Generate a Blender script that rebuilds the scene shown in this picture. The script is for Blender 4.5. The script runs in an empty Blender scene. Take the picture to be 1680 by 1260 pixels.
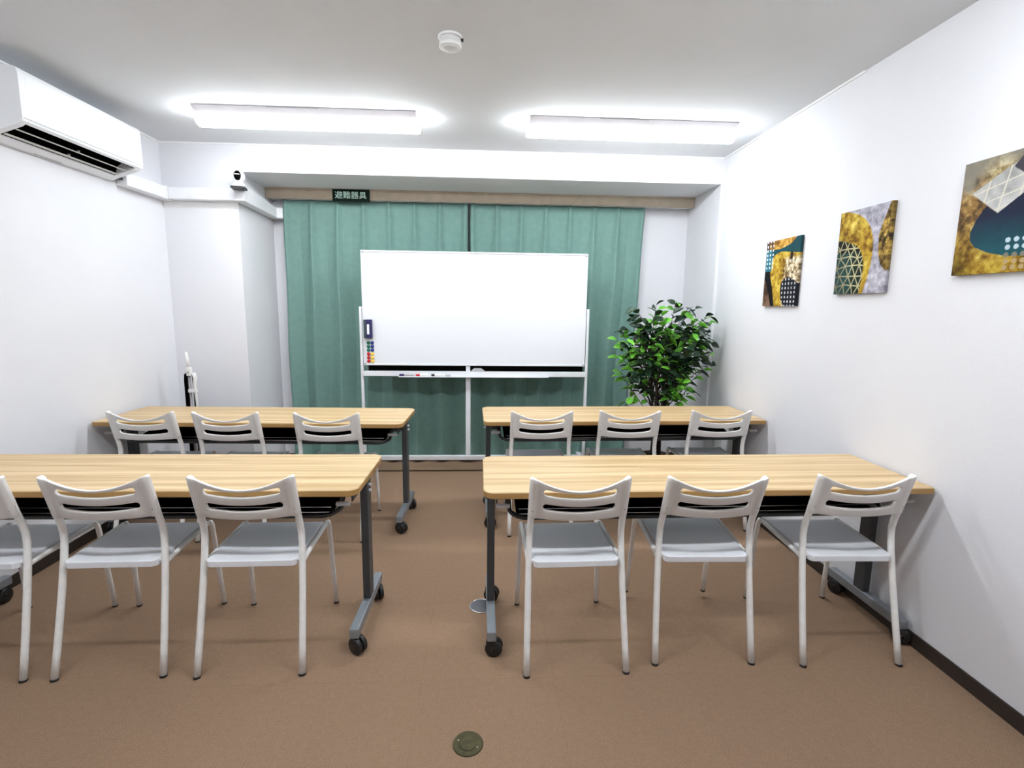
import bpy, bmesh, math, random
import numpy as np
from mathutils import Vector, Matrix

scene = bpy.context.scene
COL = scene.collection
PI = math.pi

# ------------------------------------------------------------------ camera
CAM_H = 1.3904
cam_data = bpy.data.cameras.new('camera')
cam_data.sensor_fit = 'HORIZONTAL'
cam_data.sensor_width = 36.0
cam_data.lens = 836.10 / 1680 * 36
cam_data.clip_start = 0.02
cam = bpy.data.objects.new('camera', cam_data)
COL.objects.link(cam)
_r = Vector((0.99848155, -0.05371268, 0.01222836))
_u = Vector((-0.0041206, 0.14853598, 0.98889842))
_f = Vector((0.05493274, 0.98744722, -0.1480891))
cam.matrix_world = Matrix(((_r.x, _u.x, -_f.x, 0), (_r.y, _u.y, -_f.y, 0), (_r.z, _u.z, -_f.z, CAM_H), (0, 0, 0, 1)))
scene.camera = cam

# ------------------------------------------------------------------ world, exposure, lamp strength
world = bpy.data.worlds.new('world')
scene.world = world
world.use_nodes = True
world.node_tree.nodes['Background'].inputs[0].default_value = (0.8, 0.88, 1.0, 1)
world.node_tree.nodes['Background'].inputs[1].default_value = 0.0
scene.view_settings.view_transform = 'Standard'
scene.view_settings.look = 'None'
scene.view_settings.exposure = 0.85
scene.view_settings.gamma = 1.0
scene.view_settings.use_curve_mapping = False
LAMP_FRONT = 27.0     # emission of the two lamps near the whiteboard
LAMP_REAR = 27.0      # emission of the two lamps above the camera
LAMP_COL = (0.93, 0.97, 1.0)

# ------------------------------------------------------------------ room numbers
XL, XR = -2.3136, 1.8093
YREAR = -1.7
H = 2.527
YB = 3.958           # front of beam and pillar
ZB = 2.335           # underside of beam
XA = 1.7905          # alcove right side
XC = -1.788          # alcove left side (pillar)
YA = 4.578           # alcove back wall
TH = 0.70            # table height


# ------------------------------------------------------------------ materials
def new_mat(name):
    m = bpy.data.materials.new(name)
    m.use_nodes = True
    nt = m.node_tree
    return m, nt, nt.nodes['Principled BSDF']


def N(nt, typ, **kw):
    n = nt.nodes.new(typ)
    for k, v in kw.items():
        if hasattr(n, k) and k not in n.inputs:
            setattr(n, k, v)
        else:
            n.inputs[k].default_value = v
    return n


def simple(name, col, rough=0.5, metal=0.0, spec=0.5, noise=0.04, nscale=8.0, bump=0.0, bscale=200.0, coat=0.0):
    m, nt, b = new_mat(name)
    b.inputs['Roughness'].default_value = rough
    b.inputs['Metallic'].default_value = metal
    b.inputs['Specular IOR Level'].default_value = spec
    b.inputs['Coat Weight'].default_value = coat
    tc = N(nt, 'ShaderNodeTexCoord')
    nz = N(nt, 'ShaderNodeTexNoise', Scale=nscale, Detail=3.0)
    nt.links.new(tc.outputs['Object'], nz.inputs['Vector'])
    r = N(nt, 'ShaderNodeValToRGB')
    r.color_ramp.elements[0].position = 0.3
    r.color_ramp.elements[1].position = 0.7
    a = [max(0, c * (1 - noise)) for c in col]
    z = [min(1, c * (1 + noise)) for c in col]
    r.color_ramp.elements[0].color = (*a, 1)
    r.color_ramp.elements[1].color = (*z, 1)
    nt.links.new(nz.outputs['Fac'], r.inputs['Fac'])
    nt.links.new(r.outputs['Color'], b.inputs['Base Color'])
    if bump > 0:
        n2 = N(nt, 'ShaderNodeTexNoise', Scale=bscale, Detail=2.0)
        nt.links.new(tc.outputs['Object'], n2.inputs['Vector'])
        bp = N(nt, 'ShaderNodeBump', Strength=bump, Distance=0.002)
        nt.links.new(n2.outputs['Fac'], bp.inputs['Height'])
        nt.links.new(bp.outputs['Normal'], b.inputs['Normal'])
    return m


def carpet_mat():
    m, nt, b = new_mat('carpet')
    b.inputs['Roughness'].default_value = 1.0
    b.inputs['Specular IOR Level'].default_value = 0.1
    tc = N(nt, 'ShaderNodeTexCoord')
    fine = N(nt, 'ShaderNodeTexNoise', Scale=260.0, Detail=3.0, Roughness=0.7)
    mid = N(nt, 'ShaderNodeTexNoise', Scale=45.0, Detail=4.0)
    big = N(nt, 'ShaderNodeTexNoise', Scale=1.1, Detail=2.0)
    for n in (fine, mid, big):
        nt.links.new(tc.outputs['Object'], n.inputs['Vector'])
    r = N(nt, 'ShaderNodeValToRGB')
    r.color_ramp.elements[0].position = 0.32
    r.color_ramp.elements[1].position = 0.68
    r.color_ramp.elements[0].color = (0.235, 0.150, 0.096, 1)
    r.color_ramp.elements[1].color = (0.375, 0.252, 0.168, 1)
    nt.links.new(fine.outputs['Fac'], r.inputs['Fac'])
    mx = N(nt, 'ShaderNodeMixRGB', blend_type='MULTIPLY')
    mx.inputs[0].default_value = 1.0
    r2 = N(nt, 'ShaderNodeValToRGB')
    r2.color_ramp.elements[0].position = 0.35
    r2.color_ramp.elements[1].position = 0.65
    r2.color_ramp.elements[0].color = (0.93, 0.93, 0.92, 1)
    r2.color_ramp.elements[1].color = (1, 1, 1, 1)
    nt.links.new(mid.outputs['Fac'], r2.inputs['Fac'])
    nt.links.new(r.outputs['Color'], mx.inputs[1])
    nt.links.new(r2.outputs['Color'], mx.inputs[2])
    # carpet tile joints, 0.5 m grid
    br = N(nt, 'ShaderNodeTexBrick', Scale=1.0)
    br.offset = 0.0
    br.inputs['Mortar Size'].default_value = 0.0012
    br.inputs['Brick Width'].default_value = 0.5
    br.inputs['Row Height'].default_value = 0.5
    br.inputs['Color1'].default_value = (1, 1, 1, 1)
    br.inputs['Color2'].default_value = (0.955, 0.955, 0.965, 1)
    br.inputs['Mortar'].default_value = (0.88, 0.87, 0.86, 1)
    mp = N(nt, 'ShaderNodeMapping')
    mp.inputs['Location'].default_value = (0.23, -0.245, 0)
    nt.links.new(tc.outputs['Object'], mp.inputs['Vector'])
    nt.links.new(mp.outputs['Vector'], br.inputs['Vector'])
    mx2 = N(nt, 'ShaderNodeMixRGB', blend_type='MULTIPLY')
    mx2.inputs[0].default_value = 1.0
    nt.links.new(mx.outputs['Color'], mx2.inputs[1])
    nt.links.new(br.outputs['Color'], mx2.inputs[2])
    nt.links.new(mx2.outputs['Color'], b.inputs['Base Color'])
    bp = N(nt, 'ShaderNodeBump', Strength=0.6, Distance=0.003)
    nt.links.new(fine.outputs['Fac'], bp.inputs['Height'])
    nt.links.new(bp.outputs['Normal'], b.inputs['Normal'])
    return m


def wood_mat(name, dark, light, sy=16.0):
    m, nt, b = new_mat(name)
    b.inputs['Roughness'].default_value = 0.42
    b.inputs['Specular IOR Level'].default_value = 0.4
    tc = N(nt, 'ShaderNodeTexCoord')
    mp = N(nt, 'ShaderNodeMapping')
    mp.inputs['Scale'].default_value = (0.55, sy, 3.0)
    nt.links.new(tc.outputs['Object'], mp.inputs['Vector'])
    nz = N(nt, 'ShaderNodeTexNoise', Scale=1.5, Detail=3.0, Roughness=0.55, Distortion=0.25)
    nt.links.new(mp.outputs['Vector'], nz.inputs['Vector'])
    r = N(nt, 'ShaderNodeValToRGB')
    r.color_ramp.elements[0].position = 0.33
    r.color_ramp.elements[1].position = 0.66
    r.color_ramp.elements[0].color = (*dark, 1)
    r.color_ramp.elements[1].color = (*light, 1)
    nt.links.new(nz.outputs['Fac'], r.inputs['Fac'])
    mp2 = N(nt, 'ShaderNodeMapping')
    mp2.inputs['Scale'].default_value = (4.0, 220.0, 10.0)
    nt.links.new(tc.outputs['Object'], mp2.inputs['Vector'])
    n2 = N(nt, 'ShaderNodeTexNoise', Scale=1.0, Detail=2.0)
    nt.links.new(mp2.outputs['Vector'], n2.inputs['Vector'])
    r2 = N(nt, 'ShaderNodeValToRGB')
    r2.color_ramp.elements[0].position = 0.3
    r2.color_ramp.elements[0].color = (0.9, 0.88, 0.84, 1)
    r2.color_ramp.elements[1].position = 0.6
    r2.color_ramp.elements[1].color = (1, 1, 1, 1)
    nt.links.new(n2.outputs['Fac'], r2.inputs['Fac'])
    mx = N(nt, 'ShaderNodeMixRGB', blend_type='MULTIPLY')
    mx.inputs[0].default_value = 0.7
    nt.links.new(r.outputs['Color'], mx.inputs[1])
    nt.links.new(r2.outputs['Color'], mx.inputs[2])
    nt.links.new(mx.outputs['Color'], b.inputs['Base Color'])
    return m


def emit_mat(name, col, strength):
    m, nt, b = new_mat(name)
    b.inputs['Base Color'].default_value = (0.9, 0.9, 0.9, 1)
    b.inputs['Emission Color'].default_value = (*col, 1)
    b.inputs['Emission Strength'].default_value = strength
    return m


def attr_mat(name, rough=0.6, spec=0.3):
    m, nt, b = new_mat(name)
    b.inputs['Roughness'].default_value = rough
    b.inputs['Specular IOR Level'].default_value = spec
    a = N(nt, 'ShaderNodeAttribute')
    a.attribute_name = 'Col'
    nt.links.new(a.outputs['Color'], b.inputs['Base Color'])
    tc = N(nt, 'ShaderNodeTexCoord')
    n2 = N(nt, 'ShaderNodeTexNoise', Scale=300.0, Detail=2.0)
    nt.links.new(tc.outputs['Object'], n2.inputs['Vector'])
    bp = N(nt, 'ShaderNodeBump', Strength=0.25, Distance=0.001)
    nt.links.new(n2.outputs['Fac'], bp.inputs['Height'])
    nt.links.new(bp.outputs['Normal'], b.inputs['Normal'])
    return m


M = {}
M['wallpaper'] = simple('wallpaper', (0.745, 0.75, 0.785), 0.85, noise=0.012, nscale=3, bump=0.35, bscale=260, spec=0.2)
M['ceiling'] = simple('ceiling_paper', (0.70, 0.72, 0.745), 0.9, noise=0.015, nscale=3, bump=0.3, bscale=220, spec=0.2)
M['carpet'] = carpet_mat()
M['baseboard'] = simple('baseboard_vinyl', (0.030, 0.022, 0.018), 0.5)
M['seam'] = simple('floor_joint', (0.05, 0.035, 0.025), 0.8)
M['crown'] = simple('ceiling_trim', (0.86, 0.86, 0.86), 0.5)
M['pelmet'] = simple('pelmet_wood', (0.47, 0.395, 0.305), 0.55, noise=0.08, nscale=14)
M['curtain'] = simple('curtain_fabric', (0.180, 0.308, 0.276), 0.95, noise=0.05, nscale=25, bump=0.25, bscale=500, spec=0.15)
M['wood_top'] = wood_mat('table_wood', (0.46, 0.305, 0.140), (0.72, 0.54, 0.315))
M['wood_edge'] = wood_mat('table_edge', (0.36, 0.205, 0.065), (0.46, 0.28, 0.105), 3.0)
M['dark_metal'] = simple('dark_grey_paint', (0.055, 0.06, 0.066), 0.45, metal=0.2)
M['silver'] = simple('silver_paint', (0.27, 0.30, 0.33), 0.4, metal=0.45)
M['black'] = simple('black_plastic', (0.010, 0.010, 0.011), 0.45)
M['void'] = simple('matte_black_and_outlet_shade', (0.003, 0.003, 0.003), 1.0, spec=0.0)  # matte black parts; in the air outlet it paints in the inner shade
M['black_gloss'] = simple('black_gloss', (0.006, 0.006, 0.008), 0.15)
M['rack'] = simple('black_tube', (0.012, 0.012, 0.013), 0.3, spec=0.5)
M['chrome'] = simple('chrome', (0.75, 0.75, 0.76), 0.18, metal=1.0)
M['lever'] = simple('lever_grey', (0.55, 0.56, 0.57), 0.4)
M['white_plastic'] = simple('white_plastic', (0.80, 0.80, 0.80), 0.42, noise=0.015)
M['back_plastic'] = simple('chair_back_plastic', (0.77, 0.757, 0.738), 0.45, noise=0.02)
M['seat_plastic'] = simple('chair_seat_plastic', (0.80, 0.82, 0.86), 0.42, noise=0.015, bump=0.1, bscale=400)
M['white_tube'] = simple('white_tube', (0.86, 0.855, 0.835), 0.4, noise=0.05, nscale=30)
M['board_white'] = simple('board_enamel', (0.78, 0.80, 0.85), 0.2, noise=0.004, spec=0.5)
M['alu'] = simple('aluminium_white', (0.78, 0.80, 0.84), 0.35, metal=0.1)
M['cap_grey'] = simple('cap_grey', (0.45, 0.46, 0.48), 0.5)
M['ac_white'] = simple('ac_white', (0.82, 0.84, 0.87), 0.4, noise=0.01)
M['ac_under'] = simple('ac_underside', (0.70, 0.71, 0.70), 0.5, noise=0.03)
M['duct'] = simple('duct_white', (0.78, 0.79, 0.82), 0.5)
M['trunk'] = simple('trunk_bark', (0.030, 0.020, 0.014), 0.8, noise=0.3, nscale=40)
M['wicker'] = simple('wicker_brown', (0.085, 0.05, 0.03), 0.75, noise=0.4, nscale=60, bump=0.8, bscale=120)
M['soil'] = simple('moss_soil', (0.05, 0.045, 0.02), 0.95, noise=0.4, nscale=60)
M['leaf'] = attr_mat('leaf', 0.42, 0.4)
M['canvas'] = attr_mat('canvas_print', 0.75, 0.2)
M['sign_green'] = simple('sign_green', (0.002, 0.012, 0.008), 0.6, spec=0.15)
M['sign_text'] = simple('sign_letters', (0.60, 0.85, 0.76), 0.5)
M['navy'] = simple('eraser_navy', (0.012, 0.008, 0.085), 0.5)
M['felt'] = simple('eraser_felt', (0.045, 0.055, 0.075), 0.95)
M['paper'] = simple('paper_label', (0.82, 0.82, 0.84), 0.6)
M['mag_green'] = simple('magnet_green', (0.0, 0.15, 0.085), 0.3)
M['mag_blue'] = simple('magnet_blue', (0.004, 0.03, 0.22), 0.3)
M['mag_red'] = simple('magnet_red', (0.50, 0.005, 0.012), 0.3)
M['mag_yellow'] = simple('magnet_yellow', (0.86, 0.60, 0.07), 0.3)
M['brass'] = simple('aged_brass', (0.075, 0.068, 0.028), 0.55, metal=0.45, noise=0.25, nscale=50)
M['steel'] = simple('brushed_steel', (0.16, 0.165, 0.18), 0.3, metal=0.7)
M['lamp_body'] = simple('lamp_body', (0.78, 0.77, 0.82), 0.5)
M['lamp_front'] = emit_mat('lamp_lens', LAMP_COL, LAMP_FRONT)
M['lamp_rear'] = emit_mat('lamp_lens_rear', LAMP_COL, LAMP_REAR)
M['louver'] = simple('louver_grey', (0.60, 0.60, 0.58), 0.5)
M['grime'] = simple('plastic_grime', (0.30, 0.29, 0.27), 0.8)
M['pink_grey'] = simple('pinkish_grey', (0.38, 0.35, 0.37), 0.4)


# ------------------------------------------------------------------ mesh helpers
class MB:
    """collects shapes into one mesh"""

    def __init__(self):
        self.bm = bmesh.new()
        self.mats = []

    def mi(self, mat):
        if mat not in self.mats:
            self.mats.append(mat)
        return self.mats.index(mat)

    def _merge(self, other, mat, mtx=None, smooth=False):
        if mtx is not None:
            other.transform(mtx)
        idx = self.mi(mat)
        vm = {v: self.bm.verts.new(v.co) for v in other.verts}
        for f in other.faces:
            try:
                nf = self.bm.faces.new([vm[v] for v in f.verts])
                nf.material_index = idx
                nf.smooth = smooth
            except ValueError:
                pass
        other.free()
        return self

    def box(self, x0, x1, y0, y1, z0, z1, mat, bevel=0.0, seg=2, mtx=None):
        b = bmesh.new()
        bmesh.ops.create_cube(b, size=1)
        b.transform(Matrix.Translation(((x0 + x1) / 2, (y0 + y1) / 2, (z0 + z1) / 2)) @ Matrix.Diagonal((abs(x1 - x0), abs(y1 - y0), abs(z1 - z0), 1)))
        if bevel > 0:
            bmesh.ops.bevel(b, geom=b.edges[:], offset=bevel, segments=seg, profile=0.5, affect='EDGES')
        return self._merge(b, mat, mtx, smooth=False)

    def cyl(self, p0, p1, r, mat, r2=None, seg=16, smooth=True, bevel=0.0):
        p0, p1 = Vector(p0), Vector(p1)
        d = p1 - p0
        b = bmesh.new()
        bmesh.ops.create_cone(b, cap_ends=True, segments=seg, radius1=r, radius2=r if r2 is None else r2, depth=d.length)
        if bevel > 0:
            ed = [e for e in b.edges if abs(e.verts[0].co.z - e.verts[1].co.z) < 1e-6]
            bmesh.ops.bevel(b, geom=ed, offset=bevel, segments=2, profile=0.5, affect='EDGES')
        q = Vector((0, 0, 1)).rotation_difference(d.normalized())
        m = Matrix.Translation((p0 + p1) / 2) @ q.to_matrix().to_4x4()
        return self._merge(b, mat, m, smooth)

    def sphere(self, c, r, mat, scale=(1, 1, 1), seg=16, mtx=None):
        b = bmesh.new()
        bmesh.ops.create_uvsphere(b, u_segments=seg, v_segments=seg // 2 + 2, radius=r)
        m = Matrix.Translation(c) @ (mtx or Matrix()) @ Matrix.Diagonal((*scale, 1))
        return self._merge(b, mat, m, True)

    def tube(self, pts, r, mat, seg=10, closed=False, radii=None):
        pts = [Vector(p) for p in pts]
        n = len(pts)
        idx = self.mi(mat)
        rings = []
        prev = None
        for i, p in enumerate(pts):
            a = pts[i - 1] if i > 0 else (pts[-1] if closed else p)
            c = pts[i + 1] if i < n - 1 else (pts[0] if closed else p)
            t = (c - a).normalized()
            if prev is None:
                up = Vector((0, 0, 1)) if abs(t.z) < 0.9 else Vector((0, 1, 0))
                nrm = t.cross(up).normalized()
            else:
                nrm = (prev - t * prev.dot(t)).normalized()
            prev = nrm
            bn = t.cross(nrm)
            rr = radii[i] if radii else r
            rings.append([self.bm.verts.new(p + (nrm * math.cos(2 * PI * k / seg) + bn * math.sin(2 * PI * k / seg)) * rr) for k in range(seg)])
        m = n if closed else n - 1
        for i in range(m):
            a, b = rings[i], rings[(i + 1) % n]
            for k in range(seg):
                f = self.bm.faces.new((a[k], a[(k + 1) % seg], b[(k + 1) % seg], b[k]))
                f.material_index = idx
                f.smooth = True
        if not closed:
            for ring in (rings[0][::-1], rings[-1]):
                f = self.bm.faces.new(ring)
                f.material_index = idx
        return self

    def prism(self, pts, axis, a, b, mat, bevel=0.0):
        """polygon pts (2D) extruded from a to b along axis 0/1/2"""
        def P(u, v, w):
            return ((w, u, v), (u, w, v), (u, v, w))[axis]
        bb = bmesh.new()
        v0 = [bb.verts.new(P(u, v, a)) for u, v in pts]
        v1 = [bb.verts.new(P(u, v, b)) for u, v in pts]
        n = len(pts)
        bb.faces.new(v0)
        bb.faces.new(v1[::-1])
        for i in range(n):
            bb.faces.new((v0[i], v1[i], v1[(i + 1) % n], v0[(i + 1) % n]))
        bmesh.ops.recalc_face_normals(bb, faces=bb.faces[:])
        if bevel > 0:
            bmesh.ops.bevel(bb, geom=bb.edges[:], offset=bevel, segments=2, profile=0.5, affect='EDGES')
        return self._merge(bb, mat)

    def build(self, name, parent=None, loc=None, recalc=True):
        if recalc:
            bmesh.ops.recalc_face_normals(self.bm, faces=self.bm.faces[:])
        me = bpy.data.meshes.new(name)
        self.bm.to_mesh(me)
        self.bm.free()
        for m in self.mats:
            me.materials.append(m)
        o = bpy.data.objects.new(name, me)
        COL.objects.link(o)
        if parent is not None:
            o.parent = parent
        if loc is not None:
            o.location = loc
        return o


def tag(o, label=None, cat=None, group=None, kind=None):
    if label:
        o['label'] = label
    if cat:
        o['category'] = cat
    if group:
        o['group'] = group
    if kind:
        o['kind'] = kind
    return o


def thing(name, label, cat, loc=(0, 0, 0), rz=0.0, group=None, rx=0.0):
    o = bpy.data.objects.new(name, None)
    o.empty_display_size = 0.05
    COL.objects.link(o)
    o.location = loc
    o.rotation_euler = (rx, 0, rz)
    return tag(o, label, cat, group)


def struct(mb, name, label=None):
    o = mb.build(name)
    o['kind'] = 'structure'
    if label:
        o['label'] = label
    return o


def dup(root, loc, rz, label, rx=0.0):
    r = root.copy()
    COL.objects.link(r)
    r.location = loc
    r.rotation_euler = (rx, 0, rz)
    r['label'] = label

    def rec(src, dst):
        for ch in list(src.children):
            c = ch.copy()
            COL.objects.link(c)
            c.parent = dst
            rec(ch, c)
    rec(root, r)
    return r


# ================================================================== STRUCTURE
T = 0.12
struct(MB().box(XL - T, XR + T, YREAR - T, YA + T, -0.1, 0, M['carpet']), 'floor', 'brown pink carpet tile floor')
struct(MB().box(XL - T, XR + T, YREAR - T, YA + T, H, H + 0.1, M['ceiling']), 'ceiling', 'white papered ceiling')
struct(MB().box(XL - T, XL, YREAR - T, YA + T, 0, H, M['wallpaper']), 'wall_left', 'white papered wall on the left')
struct(MB().box(XR, XR + T, YREAR - T, YA + T, 0, H, M['wallpaper']), 'wall_right', 'white papered wall on the right with three canvases')
struct(MB().box(XL, XR, YREAR - T, YREAR, 0, H, M['wallpaper']), 'wall_rear', 'white wall behind the viewer')
struct(MB().box(XL, XR, YA, YA + T, 0, H, M['wallpaper']), 'wall_back', 'white wall behind the curtains')
struct(MB().box(XL, XC, YB, YA, 0, H, M['wallpaper']), 'wall_pillar', 'white pillar in the left corner')
struct(MB().box(XA, XR, YB, YA, 0, H, M['wallpaper']), 'wall_return', 'narrow return right of the alcove')
struct(MB().box(XC, XA, YB, YA, ZB, H, M['wallpaper']), 'wall_beam', 'white ceiling beam above the alcove')
BH = 0.06
struct(MB().box(XR - 0.008, XR, YREAR, YB, 0, BH, M['baseboard']), 'baseboard_right')
struct(MB().box(XL, XL + 0.008, YREAR, YB, 0, BH, M['baseboard']), 'baseboard_left')
struct(MB().box(XL + 0.008, XC, YB - 0.008, YB, 0, BH, M['baseboard']), 'baseboard_pillar')
struct(MB().box(XC, XC + 0.008, YB, YA, 0, BH, M['baseboard']), 'baseboard_alcove_left')
struct(MB().box(XA - 0.008, XA, YB, YA, 0, BH, M['baseboard']), 'baseboard_alcove_right')
struct(MB().box(XC + 0.008, XA - 0.008, YA - 0.008, YA, 0, BH, M['baseboard']), 'baseboard_back')
# slim white trim where walls meet the ceiling
c = 0.010
struct(MB().box(XR - c, XR, 2.52, YB, H - c, H, M['crown']), 'trim_1', 'thin white trim along the ceiling above the canvases')
struct(MB().box(XL, XR - c, YB - c, YB, H - c, H, M['crown']), 'trim_2', 'thin white trim along the top of the beam')
struct(MB().box(XL, XL + c, 1.0, YB - c, H - c, H, M['crown']), 'trim_3', 'thin white trim along the ceiling on the left')
# dark joint strip in the carpet before the curtains
struct(MB().box(XC + 0.01, XA - 0.01, 4.238, 4.247, 0, 0.0025, M['seam']), 'trim_4', 'thin dark floor joint in front of the curtains')
# backing strip below the pipe cover on the pillar
struct(MB().box(XL, XC + 0.004, YB - 0.004, YB, 2.078, 2.122, M['crown']), 'trim_5', 'pale strip below the pipe cover on the pillar')

# ================================================================== CEILING LIGHTS
def ceiling_light(x0, x1, y0, label, lens_mat, first=[None]):
    L = x1 - x0
    W = 0.215
    if lens_mat is M['lamp_front'] and first[0] is not None:
        return dup(first[0], ((x0 + x1) / 2, y0 + W / 2, H), 0, label)
    r = thing('ceiling_light', label, 'ceiling light', ((x0 + x1) / 2, y0 + W / 2, H), 0, 'long ceiling lights')
    hx, hy = L / 2, W / 2
    # housing: white trough whose sides slope in towards the light bar
    b = MB()
    b.prism([(-hy, -0.001), (-hy, -0.008), (-0.062, -0.046), (0.062, -0.046), (hy, -0.008), (hy, -0.001)], 0, -hx, hx, M['lamp_body'], 0.0015)
    b.build('housing', r)
    pts = []
    n = 18
    for i in range(n + 1):
        t = math.pi * i / n
        pts.append((-0.058 * math.cos(t), -0.044 - 0.046 * math.sin(t) ** 0.8))
    m = MB()
    m.prism(pts, 0, -hx + 0.004, hx - 0.004, lens_mat)
    for f in m.bm.faces:
        f.smooth = len(f.verts) == 4
    m.build('lens', r)
    for s in (-1, 1):
        e = MB()
        e.prism([(y * 0.97, z + 0.001) for y, z in pts[::-1]], 0, s * (hx - 0.003), s * (hx + 0.010), lens_mat)
        e.build('lens_end', r)
    if lens_mat is M['lamp_front']:
        first[0] = r
        s = MB()
        s.box(-0.22, 0.08, -hy - 0.001, -hy + 0.001, -0.0075, -0.0035, M['cap_grey'])
        s.build('slot', r)
    return r


ceiling_light(-1.690, -0.408, 3.225, 'lit long white ceiling light on the left, nearer the air conditioner', M['lamp_front'])
ceiling_light(0.270, 1.552, 3.235, 'lit long white ceiling light on the right, nearer the wall of canvases', M['lamp_front'])
ceiling_light(-1.690, -0.408, 1.07, 'lit long ceiling light above the viewer on the left', M['lamp_rear'])
ceiling_light(0.270, 1.552, 1.07, 'lit long ceiling light above the viewer on the right', M['lamp_rear'])

# ================================================================== TABLES
def make_table():
    global make_top
    t = thing('folding_table', 'x', 'table', (0, 0, 0), 0, 'wood topped folding tables on casters')
    W, D = 1.80, 0.48
    th = 0.027
    def make_top(sharp, par):
        # top with rounded corners and darker edge
        bm = bmesh.new()
        out = []
        for qx, qy, a0 in ((1, 1, 0), (0, 1, 90), (0, 0, 180), (1, 0, 270)):
            R = 0.006 if qx == sharp else 0.045
            cx, cy = (W - R if qx else R), (D - R if qy else R)
            for k in range(9):
                a = math.radians(a0 + k * 90 / 8)
                out.append((cx + R * math.cos(a), cy + R * math.sin(a)))

        def ins(p, d):
            cx, cy = W / 2, D / 2
            return (cx + (p[0] - cx) * (1 - 2 * d / W), cy + (p[1] - cy) * (1 - 2 * d / D))
        layers = [(ins, 0.003, TH - th), (ins, 0.0, TH - th + 0.003), (ins, 0.0, TH - 0.0035), (ins, 0.0025, TH)]
        rings = [[bm.verts.new((*ins(p, d), z)) for p in out] for _, d, z in layers]
        n = len(out)
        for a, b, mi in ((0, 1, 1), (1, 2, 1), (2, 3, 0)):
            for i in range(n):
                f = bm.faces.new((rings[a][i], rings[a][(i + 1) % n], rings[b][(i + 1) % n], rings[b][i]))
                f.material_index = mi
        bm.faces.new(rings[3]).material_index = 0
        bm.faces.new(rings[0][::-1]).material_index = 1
        mb = MB()
        mb.bm.free()
        mb.bm = bm
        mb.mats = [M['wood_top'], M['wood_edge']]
        return mb.build('tabletop', par)

    make_top(0, t)
    zt = TH - th
    # dark beam and flap brackets under the top
    mb = MB()
    mb.box(0.07, W - 0.07, 0.245, 0.305, zt - 0.062, zt - 0.012, M['dark_metal'], 0.004)
    mb.box(0.07, W - 0.07, 0.10, 0.40, zt - 0.012, zt, M['dark_metal'])
    mb.build('under_frame', t)
    for s, x in ((1, 0.055), (-1, W - 0.055)):
        # pivot bracket
        mb = MB()
        mb.box(x - 0.003, x + 0.003, 0.13, 0.38, zt - 0.068, zt, M['dark_metal'], 0.001)
        mb.box(min(x, x + s * 0.05), max(x, x + s * 0.05), 0.20, 0.34, zt - 0.07, zt, M['dark_metal'], 0.003)
        br = mb.build('pivot_bracket', t)
        # post
        px = 0.035 if s == 1 else W - 0.035
        mb = MB()
        mb.box(px - 0.016, px + 0.016, 0.235, 0.300, 0.105, zt - 0.004, M['dark_metal'], 0.004)
        mb.build('leg', t)
        mb = MB()
        xo = px - s * 0.017
        for k, zz in enumerate((zt - 0.045, zt - 0.07)):
            mb = MB()
            mb.cyl((xo + s * 0.004, 0.235 + 0.03, zz), (xo - s * 0.010, 0.235 + 0.03, zz), 0.0075, M['lever'], seg=12, bevel=0.0015)
            mb.build('bolt', t)
        # foot
        mb = MB()
        mb.box(px - 0.0185, px + 0.0185, 0.015, 0.465, 0.073, 0.116, M['silver'], 0.005)
        mb.build('foot', t)
        # casters
        for cy in (0.045, 0.435):
            mb = MB()
            for dx in (-0.0125, 0.0125):
                mb.cyl((dx - 0.0095, -0.010, 0.035), (dx + 0.0095, -0.010, 0.035), 0.0348, M['black'], seg=28, bevel=0.005)
            mb.cyl((-0.023, -0.010, 0.035), (0.023, -0.010, 0.035), 0.009, M['black_gloss'])
            mb.cyl((0, 0, 0.055), (0, 0, 0.073), 0.011, M['black_gloss'])
            mb.box(-0.012, 0.012, -0.022, 0.020, 0.052, 0.070, M['black'], 0.004)
            mb.build('caster', t, loc=(px, cy, 0))
        # fold lever under the top
        mb = MB()
        lx = 0.078 if s == 1 else W - 0.078
        mb.cyl((lx - 0.027, 0.085, zt - 0.060), (lx + 0.027, 0.085, zt - 0.060), 0.0088, M['lever'], seg=12, bevel=0.002)
        mb.tube([(lx + s * 0.012, 0.085, zt - 0.060), (lx + s * 0.012, 0.11, zt - 0.04), (lx - s * 0.02, 0.16, zt - 0.02)], 0.004, M['dark_metal'], 8)
        mb.build('fold_lever', t)
    # book rack: black shelf panel in a bent tube frame with two bright rods
    mb = MB()
    x0, x1 = 0.115, W - 0.115
    pts = [(x0 - 0.012, 0.30, zt - 0.01), (x0 - 0.012, 0.22, zt - 0.035), (x0 - 0.008, 0.155, 0.578)]
    for k in range(7):
        a = math.radians(180 + k * 15)
        pts.append((x0 + 0.05 + 0.058 * math.cos(a), 0.158 + 0.058 * math.sin(a), 0.572 - 0.016 * k / 6))
    ptr = [(W - p[0], p[1], p[2]) for p in pts[::-1]]
    mb.tube(pts + ptr, 0.0095, M['rack'], 12)
    mb.build('book_rack', t)
    mb = MB()
    mb.prism([(0.105, 0.550), (0.40, 0.598), (0.40, 0.602), (0.105, 0.554)], 0, x0 + 0.02, x1 - 0.02, M['void'])
    mb.build('rack_panel', t)
    for yy, zz in ((0.118, 0.5640), (0.150, 0.5725)):
        mb = MB()
        mb.tube([(x0 + 0.03, yy, zz), (x1 - 0.03, yy, zz)], 0.0032, M['chrome'], 8)
        mb.build('rack_rod', t)
    return t


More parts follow.
